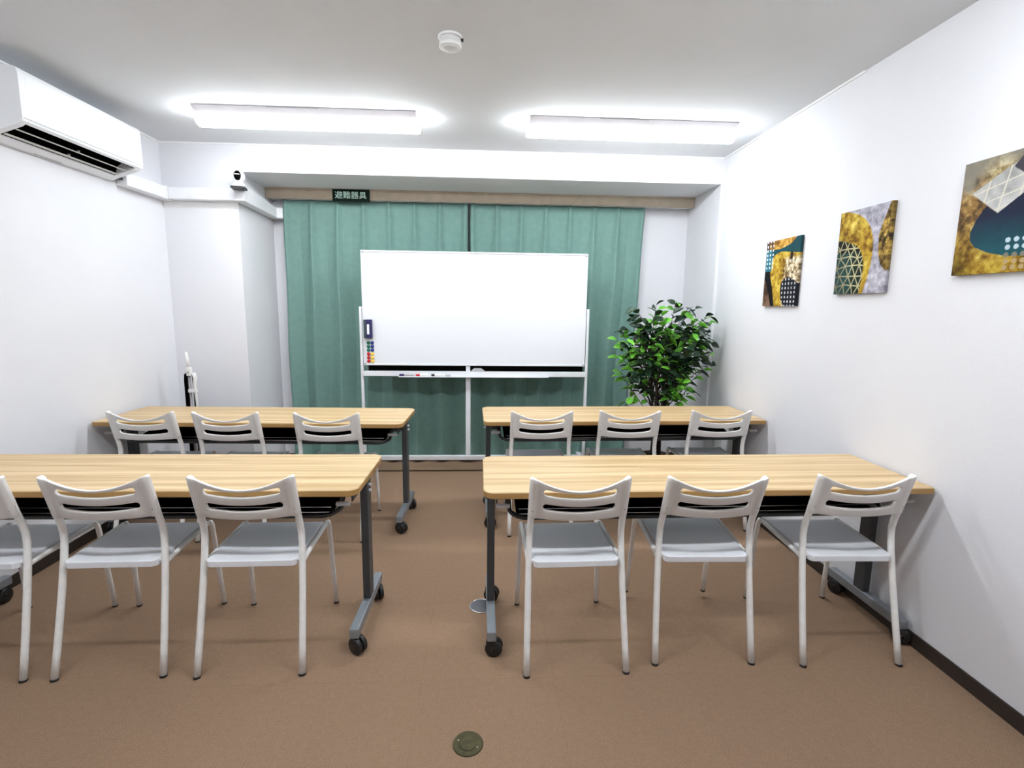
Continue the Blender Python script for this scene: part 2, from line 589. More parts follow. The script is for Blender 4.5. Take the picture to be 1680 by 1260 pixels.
table0 = make_table()
tabs = [
    ((-2.279, 1.902, 0), math.radians(-0.85), 'wood topped folding table in the front row left of the aisle'),
    ((0.000, 1.838, 0), math.radians(0.55), 'wood topped folding table in the front row against the wall of canvases'),
    ((-2.294, 3.044, 0), math.radians(-1.9), 'wood topped folding table in the far row beside the left pillar and pipe cover'),
    ((0.000, 3.043, 0), math.radians(1.4), 'wood topped folding table in the far row in front of the leafy plant'),
]
for i, (loc, rz, lab) in enumerate(tabs):
    if i == 0:
        table0.location = loc
        table0.rotation_euler = (0, 0, rz)
        table0['label'] = lab
    else:
        tb = dup(table0, loc, rz, lab)
    tb = table0 if i == 0 else tb
    if i in (1, 3):          # the wall end is the right end on these two
        for c_ in tb.children:
            if c_.name.startswith('tabletop'):
                if i == 1:
                    tmp = make_top(1, None)
                    right_top = tmp.data
                    bpy.data.objects.remove(tmp)
                c_.data = right_top
    # the grey levers sit closer to the end beside the wall
    lev = sorted([c for c in tb.children if c.name.startswith('fold_lever')], key=lambda o: sum(v.co.x for v in o.data.vertices))
    if i == 2:
        tb.scale = (1.007, 1, 1)
    if i in (0, 2):
        lev[0].location.x = -0.045
    else:
        lev[1].location.x = 0.045
        lev[0].location.x = 0.0
    turn = {0: (0, 0, 55, 25), 1: (82, 75, 60, 20), 2: (0, 0, 62, 35), 3: (62, 70, 40, 15)}[i]
    for cst, a in zip([c for c in tb.children if c.name.startswith('caster')], turn):
        cst.rotation_euler = (0, 0, math.radians(a))


# ================================================================== CHAIRS
def leg_y(z):
    """rear tube profile: distance forward of the rear foot"""
    P = [(0.0, 0.0), (0.17, 0.040), (0.32, 0.073), (0.44, 0.096), (0.50, 0.104), (0.535, 0.104), (0.57, 0.097), (0.61, 0.083), (0.68, 0.063), (0.77, 0.036)]
    for (a, ya), (b, yb) in zip(P, P[1:]):
        if z <= b:
            return ya + (yb - ya) * (z - a) / (b - a)
    return P[-1][1]


def leg_x(z):
    return 0.1935 - 0.0155 * min(z, 0.6) / 0.6


def make_chair():
    t = thing('stacking_chair', 'x', 'chair', (0, 0, 0), 0, 'white slotted back chairs at the tables')
    # rear legs, each one tube from the floor into the backrest
    for s in (-1, 1):
        zs = [0.004, 0.10, 0.17, 0.25, 0.32, 0.38, 0.44, 0.47, 0.50, 0.518, 0.535, 0.552, 0.57, 0.59, 0.61, 0.66]
        mb = MB()
        mb.tube([(s * leg_x(z), leg_y(z), z) for z in zs], 0.0125, M['white_tube'], 14)
        lg = mb.build('leg', t)
        mb = MB()
        mb.cyl((s * leg_x(0), 0.000, 0.0), (s * leg_x(0), 0.0015, 0.007), 0.0134, M['black'], seg=14)
        mb.build('foot_cap', lg)
    # front legs
    for s in (-1, 1):
        mb = MB()
        mb.tube([(s * 0.190, 0.482, 0.004), (s * 0.186, 0.470, 0.15), (s * 0.182, 0.455, 0.33), (s * 0.180, 0.446, 0.405), (s * 0.180, 0.436, 0.422), (s * 0.180, 0.415, 0.4265)], 0.0105, M['white_tube'], 12)
        lg = mb.build('leg', t)
        mb = MB()
        mb.cyl((s * 0.190, 0.482, 0.0), (s * 0.190, 0.4817, 0.007), 0.0115, M['black'], seg=14)
        mb.build('foot_cap', lg)
    # side rails under the seat
    for s in (-1, 1):
        mb = MB()
        mb.tube([(s * leg_x(0.41), leg_y(0.41) + 0.004, 0.412), (s * 0.181, 0.20, 0.418), (s * 0.180, 0.42, 0.4265)], 0.0095, M['white_tube'], 10)
        mb.build('side_rail', t)
    # seat: dished plate with down-turned rear lip
    mb = MB()
    idx = mb.mi(M['seat_plastic'])
    nu, nv = 20, 24
    y0, y1 = 0.062, 0.432

    def hw(v):
        y = y0 + (y1 - y0) * v
        if v < 0.12:
            return 0.167
        return 0.1675

    def top(u, v):
        z = 0.4335 - 0.007 * (1 - u ** 4) * math.sin(PI * min(1, v * 1.05)) ** 0.7
        if v > 0.93:
            z -= 0.010 * ((v - 0.93) / 0.07) ** 2
        return z
    us = [-1 + 2 * i / nu for i in range(nu + 1)]
    vs = [j / nv for j in range(nv + 1)]

    def rc(u, v):
        # rounded corners in plan
        x = u * hw(v)
        y = y0 + (y1 - y0) * v
        r = 0.022
        ax = abs(x) - (0.1675 - r)
        for yc, sgn in ((y0 + r, -1), (y1 - r, 1)):
            ay = (y - yc) * sgn
            if ax > 0 and ay > 0:
                l = math.hypot(ax, ay)
                m = max(ax, ay)
                if l > 0:
                    k = m / l
                    ax2, ay2 = ax * k, ay * k
                    x = math.copysign(0.1675 - r + ax2, x)
                    y = yc + ay2 * sgn
        return x, y
    tv = [[mb.bm.verts.new((*rc(u, v), top(u, v))) for u in us] for v in vs]
    bot = [[None] * (nu + 1) for _ in vs]
    for j, v in enumerate(vs):
        for i, u in enumerate(us):
            edge = i in (0, nu) or j in (0, nv)
            x, y = rc(u, v)
            bot[j][i] = mb.bm.verts.new((x * 0.995, y, top(u, v) - (0.026 if edge else 0.008)))
    for j in range(nv):
        for i in range(nu):
            f = mb.bm.faces.new((tv[j][i], tv[j][i + 1], tv[j + 1][i + 1], tv[j + 1][i]))
            f.smooth = True
            f = mb.bm.faces.new((bot[j][i], bot[j + 1][i], bot[j + 1][i + 1], bot[j][i + 1]))
            f.smooth = True
    loop = [(0, i) for i in range(nu)] + [(j, nu) for j in range(nv)] + [(nv, i) for i in range(nu, 0, -1)] + [(j, 0) for j in range(nv, 0, -1)]
    for k in range(len(loop)):
        a, b = loop[k], loop[(k + 1) % len(loop)]
        mb.bm.faces.new((tv[a[0]][a[1]], bot[a[0]][a[1]], bot[b[0]][b[1]], tv[b[0]][b[1]]))
    seat = mb.build('seat', t)
    bv = seat.modifiers.new('bevel', 'BEVEL')
    bv.width = 0.003
    bv.segments = 2
    bv.limit_method = 'ANGLE'
    bv.angle_limit = math.radians(50)
    for s in (-1, 1):
        mb = MB()
        mb.cyl((s * 0.160, 0.092, 0.424), (s * 0.172, 0.092, 0.424), 0.008, M['white_plastic'], seg=12)
        mb.build('seat_bolt', t)
    # backrest: curved panel with two slots
    mb = MB()
    mb.mi(M['back_plastic'])
    HWID = 0.190
    us = sorted(set([round(-1 + 2 * i / 48, 5) for i in range(49)] + [s * (0.725 + d) for s in (-1, 1) for d in (-0.05, -0.03, -0.015, -0.006, 0.0)]))

    def curves(u):
        a = abs(u)
        top_ = 0.779 - 0.0535 * (1 - min(1, (a / 0.97)) ** 2.0) ** 1.15
        if a > 0.965:
            top_ -= 0.006 * ((a - 0.965) / 0.035) ** 2
        bot_ = 0.6075 - 0.009 * (1 - a ** 2)
        S = 0.725

        def gap(zc, h, sl=0.0):
            if a >= S:
                return zc, zc
            r = 0.07
            k = 1.0 if a < S - r else math.sqrt(max(0, 1 - ((a - (S - r)) / r) ** 2))
            return zc - h * k, zc + h * k
        q = (a / S) ** 2
        l0, l1 = gap(0.6475 + 0.011 * min(1, q), 0.0130)
        hi = 0.7160 + 0.0185 * min(1, q)
        lo = 0.6935 + 0.0135 * min(1, q)
        u0, u1 = gap((hi + lo) / 2, (hi - lo) / 2)
        return [bot_, l0, l1, u0, u1, top_]

    def surf(u, z):
        y = leg_y(z) - 0.026 * (1 - u * u)
        return y

    def thick(u, z, topz):
        a = abs(u)
        th_ = 0.0065
        if a > 0.80:
            d = (a - 0.925) * HWID
            th_ = max(th_, math.sqrt(max(0, 0.0155 ** 2 - d * d)))
        return th_
    bands = [(0, 1, 3), (2, 3, 3), (4, 5, 3)]
    # vertex grid with shared boundary rows where the slot is closed
    cache = {}

    def vert(u, z, side):
        w = thick(u, z, 0)
        key = (round(u, 4), round(z, 5), side)
        if key not in cache:
            wid = HWID * (1.0 - 0.03 * (0.77 - z) / 0.185 * 0)
            cache[key] = mb.bm.verts.new((u * wid, surf(u, z) + side * w, z))
        return cache[key]
    for (i0, i1, n) in bands:
        for a, b in zip(us, us[1:]):
            ca, cb = curves(a), curves(b)
            for k in range(n):
                za0 = ca[i0] + (ca[i1] - ca[i0]) * k / n
                za1 = ca[i0] + (ca[i1] - ca[i0]) * (k + 1) / n
                zb0 = cb[i0] + (cb[i1] - cb[i0]) * k / n
                zb1 = cb[i0] + (cb[i1] - cb[i0]) * (k + 1) / n
                for side in (-1, 1):
                    q = [vert(a, za0, side), vert(b, zb0, side), vert(b, zb1, side), vert(a, za1, side)]
                    if side == 1:
                        q.reverse()
                    try:
                        f = mb.bm.faces.new(q)
                        f.smooth = True
                    except ValueError:
                        pass
    # close all open borders between the front and back skins
    mb.bm.edges.ensure_lookup_table()
    inv = {v: k for k, v in cache.items()}
    border = [e for e in mb.bm.edges if len(e.link_faces) == 1]
    done = 0
    for e in border:
        k0, k1 = inv[e.verts[0]], inv[e.verts[1]]
        if k0[2] == -1 and k1[2] == -1:
            o0, o1 = cache[(k0[0], k0[1], 1)], cache[(k1[0], k1[1], 1)]
            try:
                mb.bm.faces.new((e.verts[0], e.verts[1], o1, o0))
            except ValueError:
                pass
    back = mb.build('backrest', t)
    bv = back.modifiers.new('bevel', 'BEVEL')
    bv.width = 0.003
    bv.segments = 2
    bv.limit_method = 'ANGLE'
    bv.angle_limit = math.radians(45)
    for s in (-1, 1):
        mb = MB()
        z = 0.640
        y = surf(0.93, z) - 0.0150
        mb.cyl((s * 0.925 * HWID, y - 0.0012, z), (s * 0.925 * HWID, y + 0.004, z), 0.0032, M['cap_grey'], seg=10)
        mb.build('screw', back)
    return t


chair0 = make_chair()
chairs = [
    (0.360, 1.752, 1.2, 0, 'white slotted back chair nearest the aisle at the front right table'),
    (0.874, 1.793, -1.5, 3.4, 'white slotted back chair in the middle of the front right table, tipped back slightly'),
    (1.461, 1.761, -1.5, 0, 'white slotted back chair nearest the canvases at the front right table'),
    (-0.879, 1.792, 0.4, 0, 'white slotted back chair nearest the aisle at the front left table'),
    (-1.395, 1.800, 1.0, 0, 'white slotted back chair in the middle of the front left table'),
    (-1.892, 1.797, 0.0, 0, 'white slotted back chair half cut off by the picture edge at the front left table'),
    (0.352, 2.958, 1.2, 0, 'white slotted back chair nearest the aisle at the far right table'),
    (0.895, 2.978, -1.5, 0, 'white slotted back chair in the middle of the far right table'),
    (1.476, 2.993, -1.0, 0, 'white slotted back chair nearest the right wall at the far right table'),
    (-0.912, 2.905, -1.0, 0, 'white slotted back chair nearest the aisle at the far left table'),
    (-1.490, 2.925, -1.5, 0, 'white slotted back chair in the middle of the far left table'),
    (-1.972, 2.944, -1.0, 0, 'white slotted back chair nearest the left wall at the far left table'),
]
for i, (x, y, deg, tilt, lab) in enumerate(chairs):
    if i == 0:
        chair0.location = (x, y, 0)
        chair0.rotation_euler = (0, 0, math.radians(deg))
        chair0['label'] = lab
    else:
        dup(chair0, (x, y, 0), math.radians(deg), lab, rx=math.radians(tilt))

# ================================================================== CURTAINS + PELMET
pel = MB()
pel.box(XC + 0.003, XA - 0.003, 4.436, 4.454, 2.252, ZB - 0.001, M['pelmet'], 0.001)
pr = thing('curtain_pelmet', 'beige wooden pelmet box across the top of the green curtains', 'curtain pelmet', (0, 4.45, ZB))
p = pel.build('front_board', pr)
p.location = (0, -4.45, -ZB)
mb = MB()
mb.box(XC + 0.003, XA - 0.003, 4.429, 4.4355, ZB - 0.016, ZB - 0.001, M['pelmet'], 0.001)
mb.build('top_edge', pr).location = (0, -4.45, -ZB)
mb = MB()
mb.box(XC + 0.02, XA - 0.02, 4.485, 4.505, 2.255, 2.275, M['alu'], 0.002)
mb.build('curtain_rail', pr).location = (0, -4.45, -ZB)


def curtain(x0, x1, x1b, x0b, label, seed):
    rnd = random.Random(seed)
    n = 8
    sp = 0.205
    mb = MB()
    mb.mi(M['curtain'])
    nx, nz = 420, 64
    z0, z1 = 0.030, 2.2515
    YC = 4.492
    centers = [0.02 + (n - 1) and (0.012 + i * (1 - 0.028) / (n - 1)) for i in range(n)]
    jit = [rnd.uniform(-0.15, 0.15) for _ in range(n)]
    grid = []
    for j in range(nz + 1):
        z = z0 + (z1 - z0) * j / nz
        d = (z1 - z) / (z1 - z0)
        row = []
        for i in range(nx + 1):
            s = i / nx
            xt = x0 + (x1 - x0) * s
            xb = x0b + (x1b - x0b) * s
            w = min(1, d * 2.6) ** 0.8
            x = xt + (xb - xt) * d
            # phase with pleats at integer
            ph = (s - 0.012) / ((1 - 0.028) / (n - 1))
            k = int(round(ph))
            fr = ph - k
            kk = min(max(k, 0), n - 1)
            ridge = math.exp(-(abs(fr) / (0.085 + 0.10 * w)) ** 2)
            fq = abs(fr) * 2                       # 0 on the pleat, 1 midway
            tri = 1 - fq
            tri = 0.80 * tri + 0.20 * (0.5 + 0.5 * math.cos(PI * fq))
            belly = 0.18 * math.cos(2 * PI * fr * 2)
            prof = (ridge + 0.10 * (1 - fq)) * (1 - w) + (tri * (1.0 + 0.25 * jit[kk] * 4) + 0.06 * belly) * w
            amp = 0.026 + 0.054 * w + 0.004 * jit[kk]
            small = 0.002 * w * math.sin(2 * PI * (ph * 2.0 + 0.3 * jit[kk] + 0.2 * math.sin(z * 2 + kk)))
            y = 4.556 - (0.058 - 0.030 * w) * (1 - 0.0) - amp * prof + small + 0.010 * (1 - w)
            row.append(mb.bm.verts.new((x + 0.006 * w * math.sin(5 * z + ph), min(y, YA - 0.015), z)))
        grid.append(row)
    for j in range(nz):
        for i in range(nx):
            f = mb.bm.faces.new((grid[j][i], grid[j][i + 1], grid[j + 1][i + 1], grid[j + 1][i]))
            f.smooth = True
    o = mb.build('curtain', recalc=False)
    so = o.modifiers.new('solid', 'SOLIDIFY')
    so.thickness = 0.0015
    tag(o, label, 'curtain', 'green pleated curtains')
    return o


curtain(-1.669, -0.140, -0.140, -1.669, 'green pleated curtain left of the gap, hanging under the green sign', 1)
curtain(-0.120, 1.383, 1.270, -0.125, 'green pleated curtain right of the gap, hanging behind the leafy plant', 2)

# ================================================================== SIGN
sg = thing('evacuation_sign', 'small dark green sign with four pale characters on the pelmet', 'sign', (-1.094, 4.428, 2.2825))
mb = MB()
mb.box(-0.151, 0.151, -0.003, 0.0, -0.049, 0.049, M['sign_green'], 0.0008)
mb.build('sign_plate', sg)
cu = bpy.data.curves.new('sign_font', 'FONT')
cu.body = '\u907f\u96e3\u5668\u5177'
cu.align_x = 'CENTER'
cu.align_y = 'CENTER'
cu.size = 0.066
cu.extrude = 0.0005
cu.offset = 0.0004
fo = bpy.data.objects.new('sign_font', cu)
COL.objects.link(fo)
bpy.context.view_layer.update()
me = bpy.data.meshes.new_from_object(fo.evaluated_get(bpy.context.evaluated_depsgraph_get()))
bpy.data.objects.remove(fo)
me.materials.clear()
me.materials.append(M['sign_text'])
co = np.zeros(len(me.vertices) * 3)
me.vertices.foreach_get('co', co)
co = co.reshape(-1, 3)
if len(co):
    mn, mxx = co.min(0), co.max(0)
    co[:, 0] = (co[:, 0] - (mn[0] + mxx[0]) / 2) * (0.256 / (mxx[0] - mn[0]))
    co[:, 1] = (co[:, 1] - (mn[1] + mxx[1]) / 2) * (0.058 / (mxx[1] - mn[1]))
    me.vertices.foreach_set('co', co.reshape(-1))
lt = bpy.data.objects.new('lettering', me)
COL.objects.link(lt)
lt.parent = sg
lt.rotation_euler = (PI / 2, 0, 0)
lt.location = (-0.003, -0.0038, 0.004)

# ================================================================== WHITEBOARD
wb = thing('whiteboard', 'large white board on a wheeled white stand in front of the curtains', 'whiteboard', (-0.07, 4.19, 0))
bx0, bx1, bz0, bz1 = -0.905, 0.905, 0.914, 1.825
mb = MB()
mb.box(bx0 + 0.006, bx1 - 0.006, -0.010, 0.010, bz0 + 0.006, bz1 - 0.006, M['board_white'])
mb.build('writing_surface', wb)
mb = MB()
for (a, b, cc, d) in ((bx0, bx1, bz1 - 0.014, bz1), (bx0, bx1, bz0, bz0 + 0.014), (bx0, bx0 + 0.012, bz0, bz1), (bx1 - 0.012, bx1, bz0, bz1)):
    mb.box(a, b, -0.015, 0.015, cc, d, M['alu'], 0.002)
mb.build('board_frame', wb)
for sx in (bx0, bx1):
    for sz in (bz0, bz1):
        mb = MB()
        mb.box(sx - (0.002 if sx < 0 else 0.022), sx + (0.022 if sx < 0 else 0.002), -0.017, 0.017,
               sz - (0.002 if sz == bz0 else 0.020), sz + (0.020 if sz == bz0 else 0.002), M['cap_grey'], 0.003)
        mb.build('corner_cap', wb)
for sx in (-0.921, 0.921):
    mb = MB()
    mb.box(sx - 0.011, sx + 0.011, -0.012, 0.020, 0.055, 1.385, M['alu'], 0.003)
    mb.build('post', wb)
    mb = MB()
    mb.cyl((sx - math.copysign(0.025, sx), 0.0, 1.37), (sx, 0.0, 1.37), 0.007, M['cap_grey'], seg=12)
    mb.build('pivot_bolt', wb)
    mb = MB()
    mb.box(sx - 0.02, sx + 0.02, -0.235, 0.235, 0.075, 0.112, M['alu'], 0.004)
    ft = mb.build('foot', wb)
    for cy in (-0.20, 0.20):
        mb = MB()
        mb.cyl((sx - 0.012, cy, 0.026), (sx + 0.012, cy, 0.026), 0.026, M['black'], seg=20, bevel=0.003)
        mb.box(sx - 0.014, sx + 0.014, cy - 0.014, cy + 0.014, 0.035, 0.075, M['black'], 0.003)
        mb.build('caster', wb)
mb = MB()
mb.box(-0.91, 0.91, -0.030, 0.014, 0.826, 0.866, M['alu'], 0.003)
mb.build('crossbar', wb)
mb = MB()
mb.box(-0.62, 0.60, -0.062, -0.029, 0.823, 0.828, M['alu'], 0.001)
mb.box(-0.62, 0.60, -0.065, -0.062, 0.823, 0.832, M['alu'], 0.001)
mb.build('pen_tray', wb)
mb = MB()
mb.box(-0.081, -0.042, -0.008, 0.020, 0.150, 0.826, M['alu'], 0.003)
mb.box(-0.079, -0.044, -0.006, 0.018, 0.866, 0.910, M['alu'], 0.002)
mb.build('center_post', wb)
mb = MB()
mb.box(-0.875, 0.895, 0.022, 0.034, 0.860, 0.918, M['void'], 0.002)
mb.build('rear_bar', wb)
mb = MB()
mb.prism([(-0.038, 0.868), (0.078, 0.868), (0.045, 0.893), (-0.012, 0.893)], 1, -0.012, 0.010, M['cap_grey'], 0.002)
mb.build('board_stop', wb)
mb = MB()
mb.box(-0.91, 0.91, -0.014, 0.016, 0.113, 0.150, M['alu'], 0.003)
mb.build('base_bar', wb)

FY = 4.19 - 0.010      # front of writing surface
er = thing('board_eraser', 'navy blue board eraser with white label stuck near the board edge', 'eraser', (-0.929, FY, 1.208))
mb = MB()
mb.box(-0.010, 0.032, -0.042, -0.003, -0.075, 0.075, M['navy'], 0.004)
mb.build('eraser_grip', er)
mb = MB()
mb.box(-0.032, -0.009, -0.040, -0.003, -0.074, 0.074, M['felt'], 0.003)
mb.build('felt_pad', er)
mb = MB()
mb.box(-0.004, 0.014, -0.0428, -0.0418, -0.042, 0.038, M['paper'])
mb.build('label_sticker', er)
mb = MB()
mb.box(-0.02, 0.02, -0.0032, -0.0002, -0.06, 0.06, M['black'])
mb.build('magnet_strip', er)

for cx, names, cols in ((-0.934, 'left', ('green', 'green', 'green', 'red', 'red', 'red')), (-0.903, 'right', ('blue', 'blue', 'blue', 'yellow', 'yellow', 'yellow'))):
    for k, (cn, z) in enumerate(zip(cols, (1.096, 1.066, 1.037, 1.006, 0.977, 0.948))):
        mb = MB()
        mb.cyl((0, -0.0002, 0), (0, -0.008, 0), 0.0142, M['mag_' + cn], r2=0.0130, seg=20)
        mb.sphere((0, -0.0080, 0), 0.0130, M['mag_' + cn], (1, 0.35, 1), 16)
        o = mb.build('board_magnet', loc=(cx, FY, z))
        pos = ('topmost', 'middle', 'bottom')[k % 3]
        tag(o, 'round %s board magnet, %s of the three %s ones' % (cn, pos, cn), 'magnet', 'round magnets on the whiteboard')

for (xa, xb, capc, bodyc, lab) in ((-0.685, -0.568, 'navy', 'pink_grey', 'blue capped marker pen lying in the board tray'),
                                   (-0.553, -0.452, 'mag_red', 'paper', 'red capped marker pen lying in the board tray'),
                                   (-0.428, -0.345, 'black', 'paper', 'black capped marker pen lying in the board tray'),
                                   (-0.338, -0.272, 'paper', 'cap_grey', 'grey and white marker pen at the right end of the pens')):
    r = thing('marker_pen', lab, 'marker pen', ((xa + xb) / 2, 4.1425, 0.8382), 0, 'marker pens in the board tray')
    L = (xb - xa) / 2
    mb = MB()
    mb.cyl((-L * 0.35, 0, 0), (L, 0, 0), 0.0095, M[bodyc], seg=14, bevel=0.002)
    mb.build('barrel', r)
    mb = MB()
    mb.cyl((-L, 0, 0), (-L * 0.35, 0, 0), 0.0100, M[capc], seg=14, bevel=0.002)
    mb.build('cap', r)

# ================================================================== AIR CONDITIONER
ac = thing('air_conditioner', 'white wall mounted air conditioner with dark open outlet', 'air conditioner', (XL, 3.0, 2.13))
def ax(x, z):
    return (x - XL, z - 2.13)
ya, yb = 2.585 - 3.0, 3.415 - 3.0
prof = [(XL + 0.001, 2.438), (-2.118, 2.438), (-2.104, 2.432), (-2.098, 2.415), (-2.098, 2.222), (-2.103, 2.208), (-2.116, 2.199), (-2.120, 2.238), (-2.185, 2.250), (-2.228, 2.215), (-2.243, 2.151), (XL + 0.03, 2.135), (XL + 0.001, 2.135)]
mb = MB()
mb.prism([ax(*q) for q in prof], 1, ya + 0.035, yb - 0.050, M['ac_white'])
mb.build('body', ac)
capp = [(XL + 0.001, 2.4385), (-2.118, 2.4385), (-2.104, 2.4325), (-2.0975, 2.415), (-2.0975, 2.222), (-2.103, 2.2075), (-2.128, 2.190), (-2.243, 2.150), (XL + 0.03, 2.1345), (XL + 0.001, 2.1345)]
for a, b in ((ya, ya + 0.035), (yb - 0.050, yb)):
    mb = MB()
    mb.prism([ax(*q) for q in capp], 1, a, b, M['ac_white'], 0.002)
    mb.build('end_panel', ac)
mb = MB()
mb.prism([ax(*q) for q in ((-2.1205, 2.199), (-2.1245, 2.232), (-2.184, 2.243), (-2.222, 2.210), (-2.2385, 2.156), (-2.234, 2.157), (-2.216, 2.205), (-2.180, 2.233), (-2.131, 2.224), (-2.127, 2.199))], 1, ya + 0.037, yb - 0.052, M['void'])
mb.build('air_outlet', ac)  # near-black lining, the recess shade is put into its colour
for q0, q1 in (((-2.164, 2.182), (-2.176, 2.180)), ((-2.216, 2.163), (-2.230, 2.1570))):
    mb = MB()
    dx, dz = q1[0] - q0[0], q1[1] - q0[1]
    mb.prism([ax(*q0), ax(q0[0] + dx * 0.5, q0[1] + dz * 0.5 - 0.0025), ax(*q1), ax(q0[0] + dx * 0.5, q0[1] + dz * 0.5 + 0.0025)], 1, ya + 0.045, yb - 0.060, M['louver'])
    mb.box(*sorted((q0[0] - XL, q1[0] - XL)), -0.003, 0.003, q1[1] - 2.13, q0[1] - 2.13 + 0.010, M['louver'])
    mb.build('louver', ac)
mb = MB()
mb.box(-2.099 - XL, -2.0965 - XL, ya + 0.01, yb - 0.012, 2.2195 - 2.13, 2.2225 - 2.13, M['cap_grey'])
mb.build('panel_seam', ac)
mb = MB()
mb.box(-2.30 - XL + 0.006, -2.285 - XL, -0.14, 0.04, 2.136 - 2.13 - 0.0012, 2.139 - 2.13, M['grime'])
mb.build('sticker', ac)
mb = MB()
mb.box(0.002, 0.05, yb + 0.001, yb + 0.06, 0.02, 0.055, M['black'], 0.004)
mb.build('pipe_sleeve', ac)

# pipe cover
pc = thing('pipe_cover', 'white plastic pipe cover running from the air conditioner around the pillar', 'pipe cover', (XL, YB, 2.12))
def D(x0, x1, y0, y1, z0, z1, name, bev=0.006):
    m = MB()
    m.box(x0 - XL, x1 - XL, y0 - YB, y1 - YB, z0 - 2.12, z1 - 2.12, M['duct'], bev)
    return m.build(name, pc)
D(XL + 0.001, XL + 0.073, 3.480, YB - 0.078, 2.120, 2.205, 'duct')
D(XL + 0.001, XL + 0.078, YB - 0.080, YB - 0.005, 2.117, 2.212, 'corner_joint', 0.01)
D(XL + 0.078, XC + 0.072, YB - 0.073, YB - 0.0045, 2.122, 2.205, 'duct')
m = MB()
m.prism([(YB - 0.075 - YB, 0.0), (4.46 - YB, -0.02), (4.46 - YB, 0.060), (4.0 - YB, 0.105), (YB - 0.075 - YB, 0.105)], 0, XC + 0.0045 - XL, XC + 0.078 - XL, M['duct'], 0.004)
m.build('duct', pc)
D(XC + 0.0045, XC + 0.12, 4.462, 4.53, 2.098, 2.185, 'corner_joint', 0.008)

# ================================================================== SECURITY CAMERA
sc_ = thing('security_camera', 'small white camera with round black face on the pipe cover corner', 'security camera', (-1.716, 3.828, 2.197), math.radians(12))
sc_.scale = (1.2, 1.2, 1.2)
mb = MB()
mb.cyl((0, 0, 0.004), (0, 0, 0.020), 0.036, M['white_plastic'], r2=0.033, seg=28, bevel=0.003)
mb.cyl((0, 0, 0.020), (0, 0, 0.036), 0.026, M['white_plastic'], r2=0.022, seg=24)
mb.build('base', sc_)
mb = MB()
mb.sphere((0, 0, 0.063), 0.035, M['white_plastic'], (1, 1, 1.08), 28)
mb.build('head', sc_)
mb = MB()
mb.sphere((0, -0.0125, 0.063), 0.0275, M['void'], (0.92, 0.93, 1.12), 28)
hd = mb.build('face', sc_)
mb = MB()
mb.box(-0.0125, 0.0125, -0.0395, -0.034, 0.0660, 0.0700, M['white_plastic'])
mb.build('status_light', sc_)
mb = MB()
mb.box(-0.040, 0.036, -0.034, 0.040, -0.0085, 0.004, M['black'], 0.002)
mb.cyl((0.026, -0.024, -0.0085), (0.026, -0.024, -0.0205), 0.006, M['black'], seg=10)
mb.build('bracket', sc_)

# ================================================================== SMOKE DETECTOR
sd = thing('smoke_detector', 'round white smoke detector on the ceiling', 'smoke detector', (-0.149, 2.372, H))
mb = MB()
mb.cyl((0, 0, 0), (0, 0, -0.010), 0.052, M['white_plastic'], seg=36, bevel=0.002)
mb.build('mount', sd)
mb = MB()
mb.cyl((0, 0, -0.010), (0, 0, -0.030), 0.045, M['ac_under'], r2=0.045, seg=36)
mb.cyl((0, 0, -0.030), (0, 0, -0.046), 0.047, M['white_plastic'], seg=36, bevel=0.004)
mb.build('body', sd)
mb = MB()
mb.cyl((0, 0, -0.046), (0, 0, -0.049), 0.036, M['ac_under'], r2=0.033, seg=32)
mb.build('sensor_face', sd)
mb = MB()
mb.box(0.044, 0.056, -0.006, 0.006, -0.018, -0.008, M['black'], 0.001)
mb.build('latch', sd)

# ================================================================== FLOOR OUTLETS
fo_ = thing('floor_outlet', 'round dark brass floor outlet cover in the carpet at the front', 'floor outlet', (-0.0465, 1.455, 0))
mb = MB()
mb.cyl((0, 0, 0.0), (0, 0, 0.004), 0.0495, M['brass'], r2=0.047, seg=48, smooth=False)
mb.build('plate', fo_)
mb = MB()
ring = [(0.028 * math.cos(a), -0.002 + 0.028 * math.sin(a), 0.0045) for a in [2 * PI * k / 32 for k in range(32)]]
mb.tube(ring, 0.0012, M['brass'], 6, closed=True)
mb.cyl((0, -0.002, 0.004), (0, -0.002, 0.0052), 0.0262, M['brass'], seg=40, smooth=False)
mb.build('lid', fo_)
mb = MB()
mb.box(-0.008, 0.008, -0.0008, 0.0008, 0.0050, 0.0056, M['black'], mtx=Matrix.Rotation(math.radians(48), 4, 'Z'))
mb.build('slot', fo_)
for (sx, sy) in ((-0.031, 0.012), (0.030, -0.016)):
    mb = MB()
    mb.cyl((sx, sy, 0.0035), (sx, sy, 0.0055), 0.0032, M['chrome'], seg=12)
    mb.build('screw', fo_)
f2 = thing('floor_outlet', 'round polished steel floor outlet beside the front right table caster', 'floor outlet', (-0.007, 2.219, 0))
mb = MB()
mb.tube([(0.0545 * math.cos(2 * PI * k / 48), 0.0545 * math.sin(2 * PI * k / 48), 0.002) for k in range(48)], 0.0028, M['chrome'], 8, closed=True)
mb.build('rim', f2)
mb = MB()
mb.cyl((0, 0, 0.0), (0, 0, 0.0035), 0.0535, M['steel'], seg=48, smooth=False)
mb.build('plate', f2)

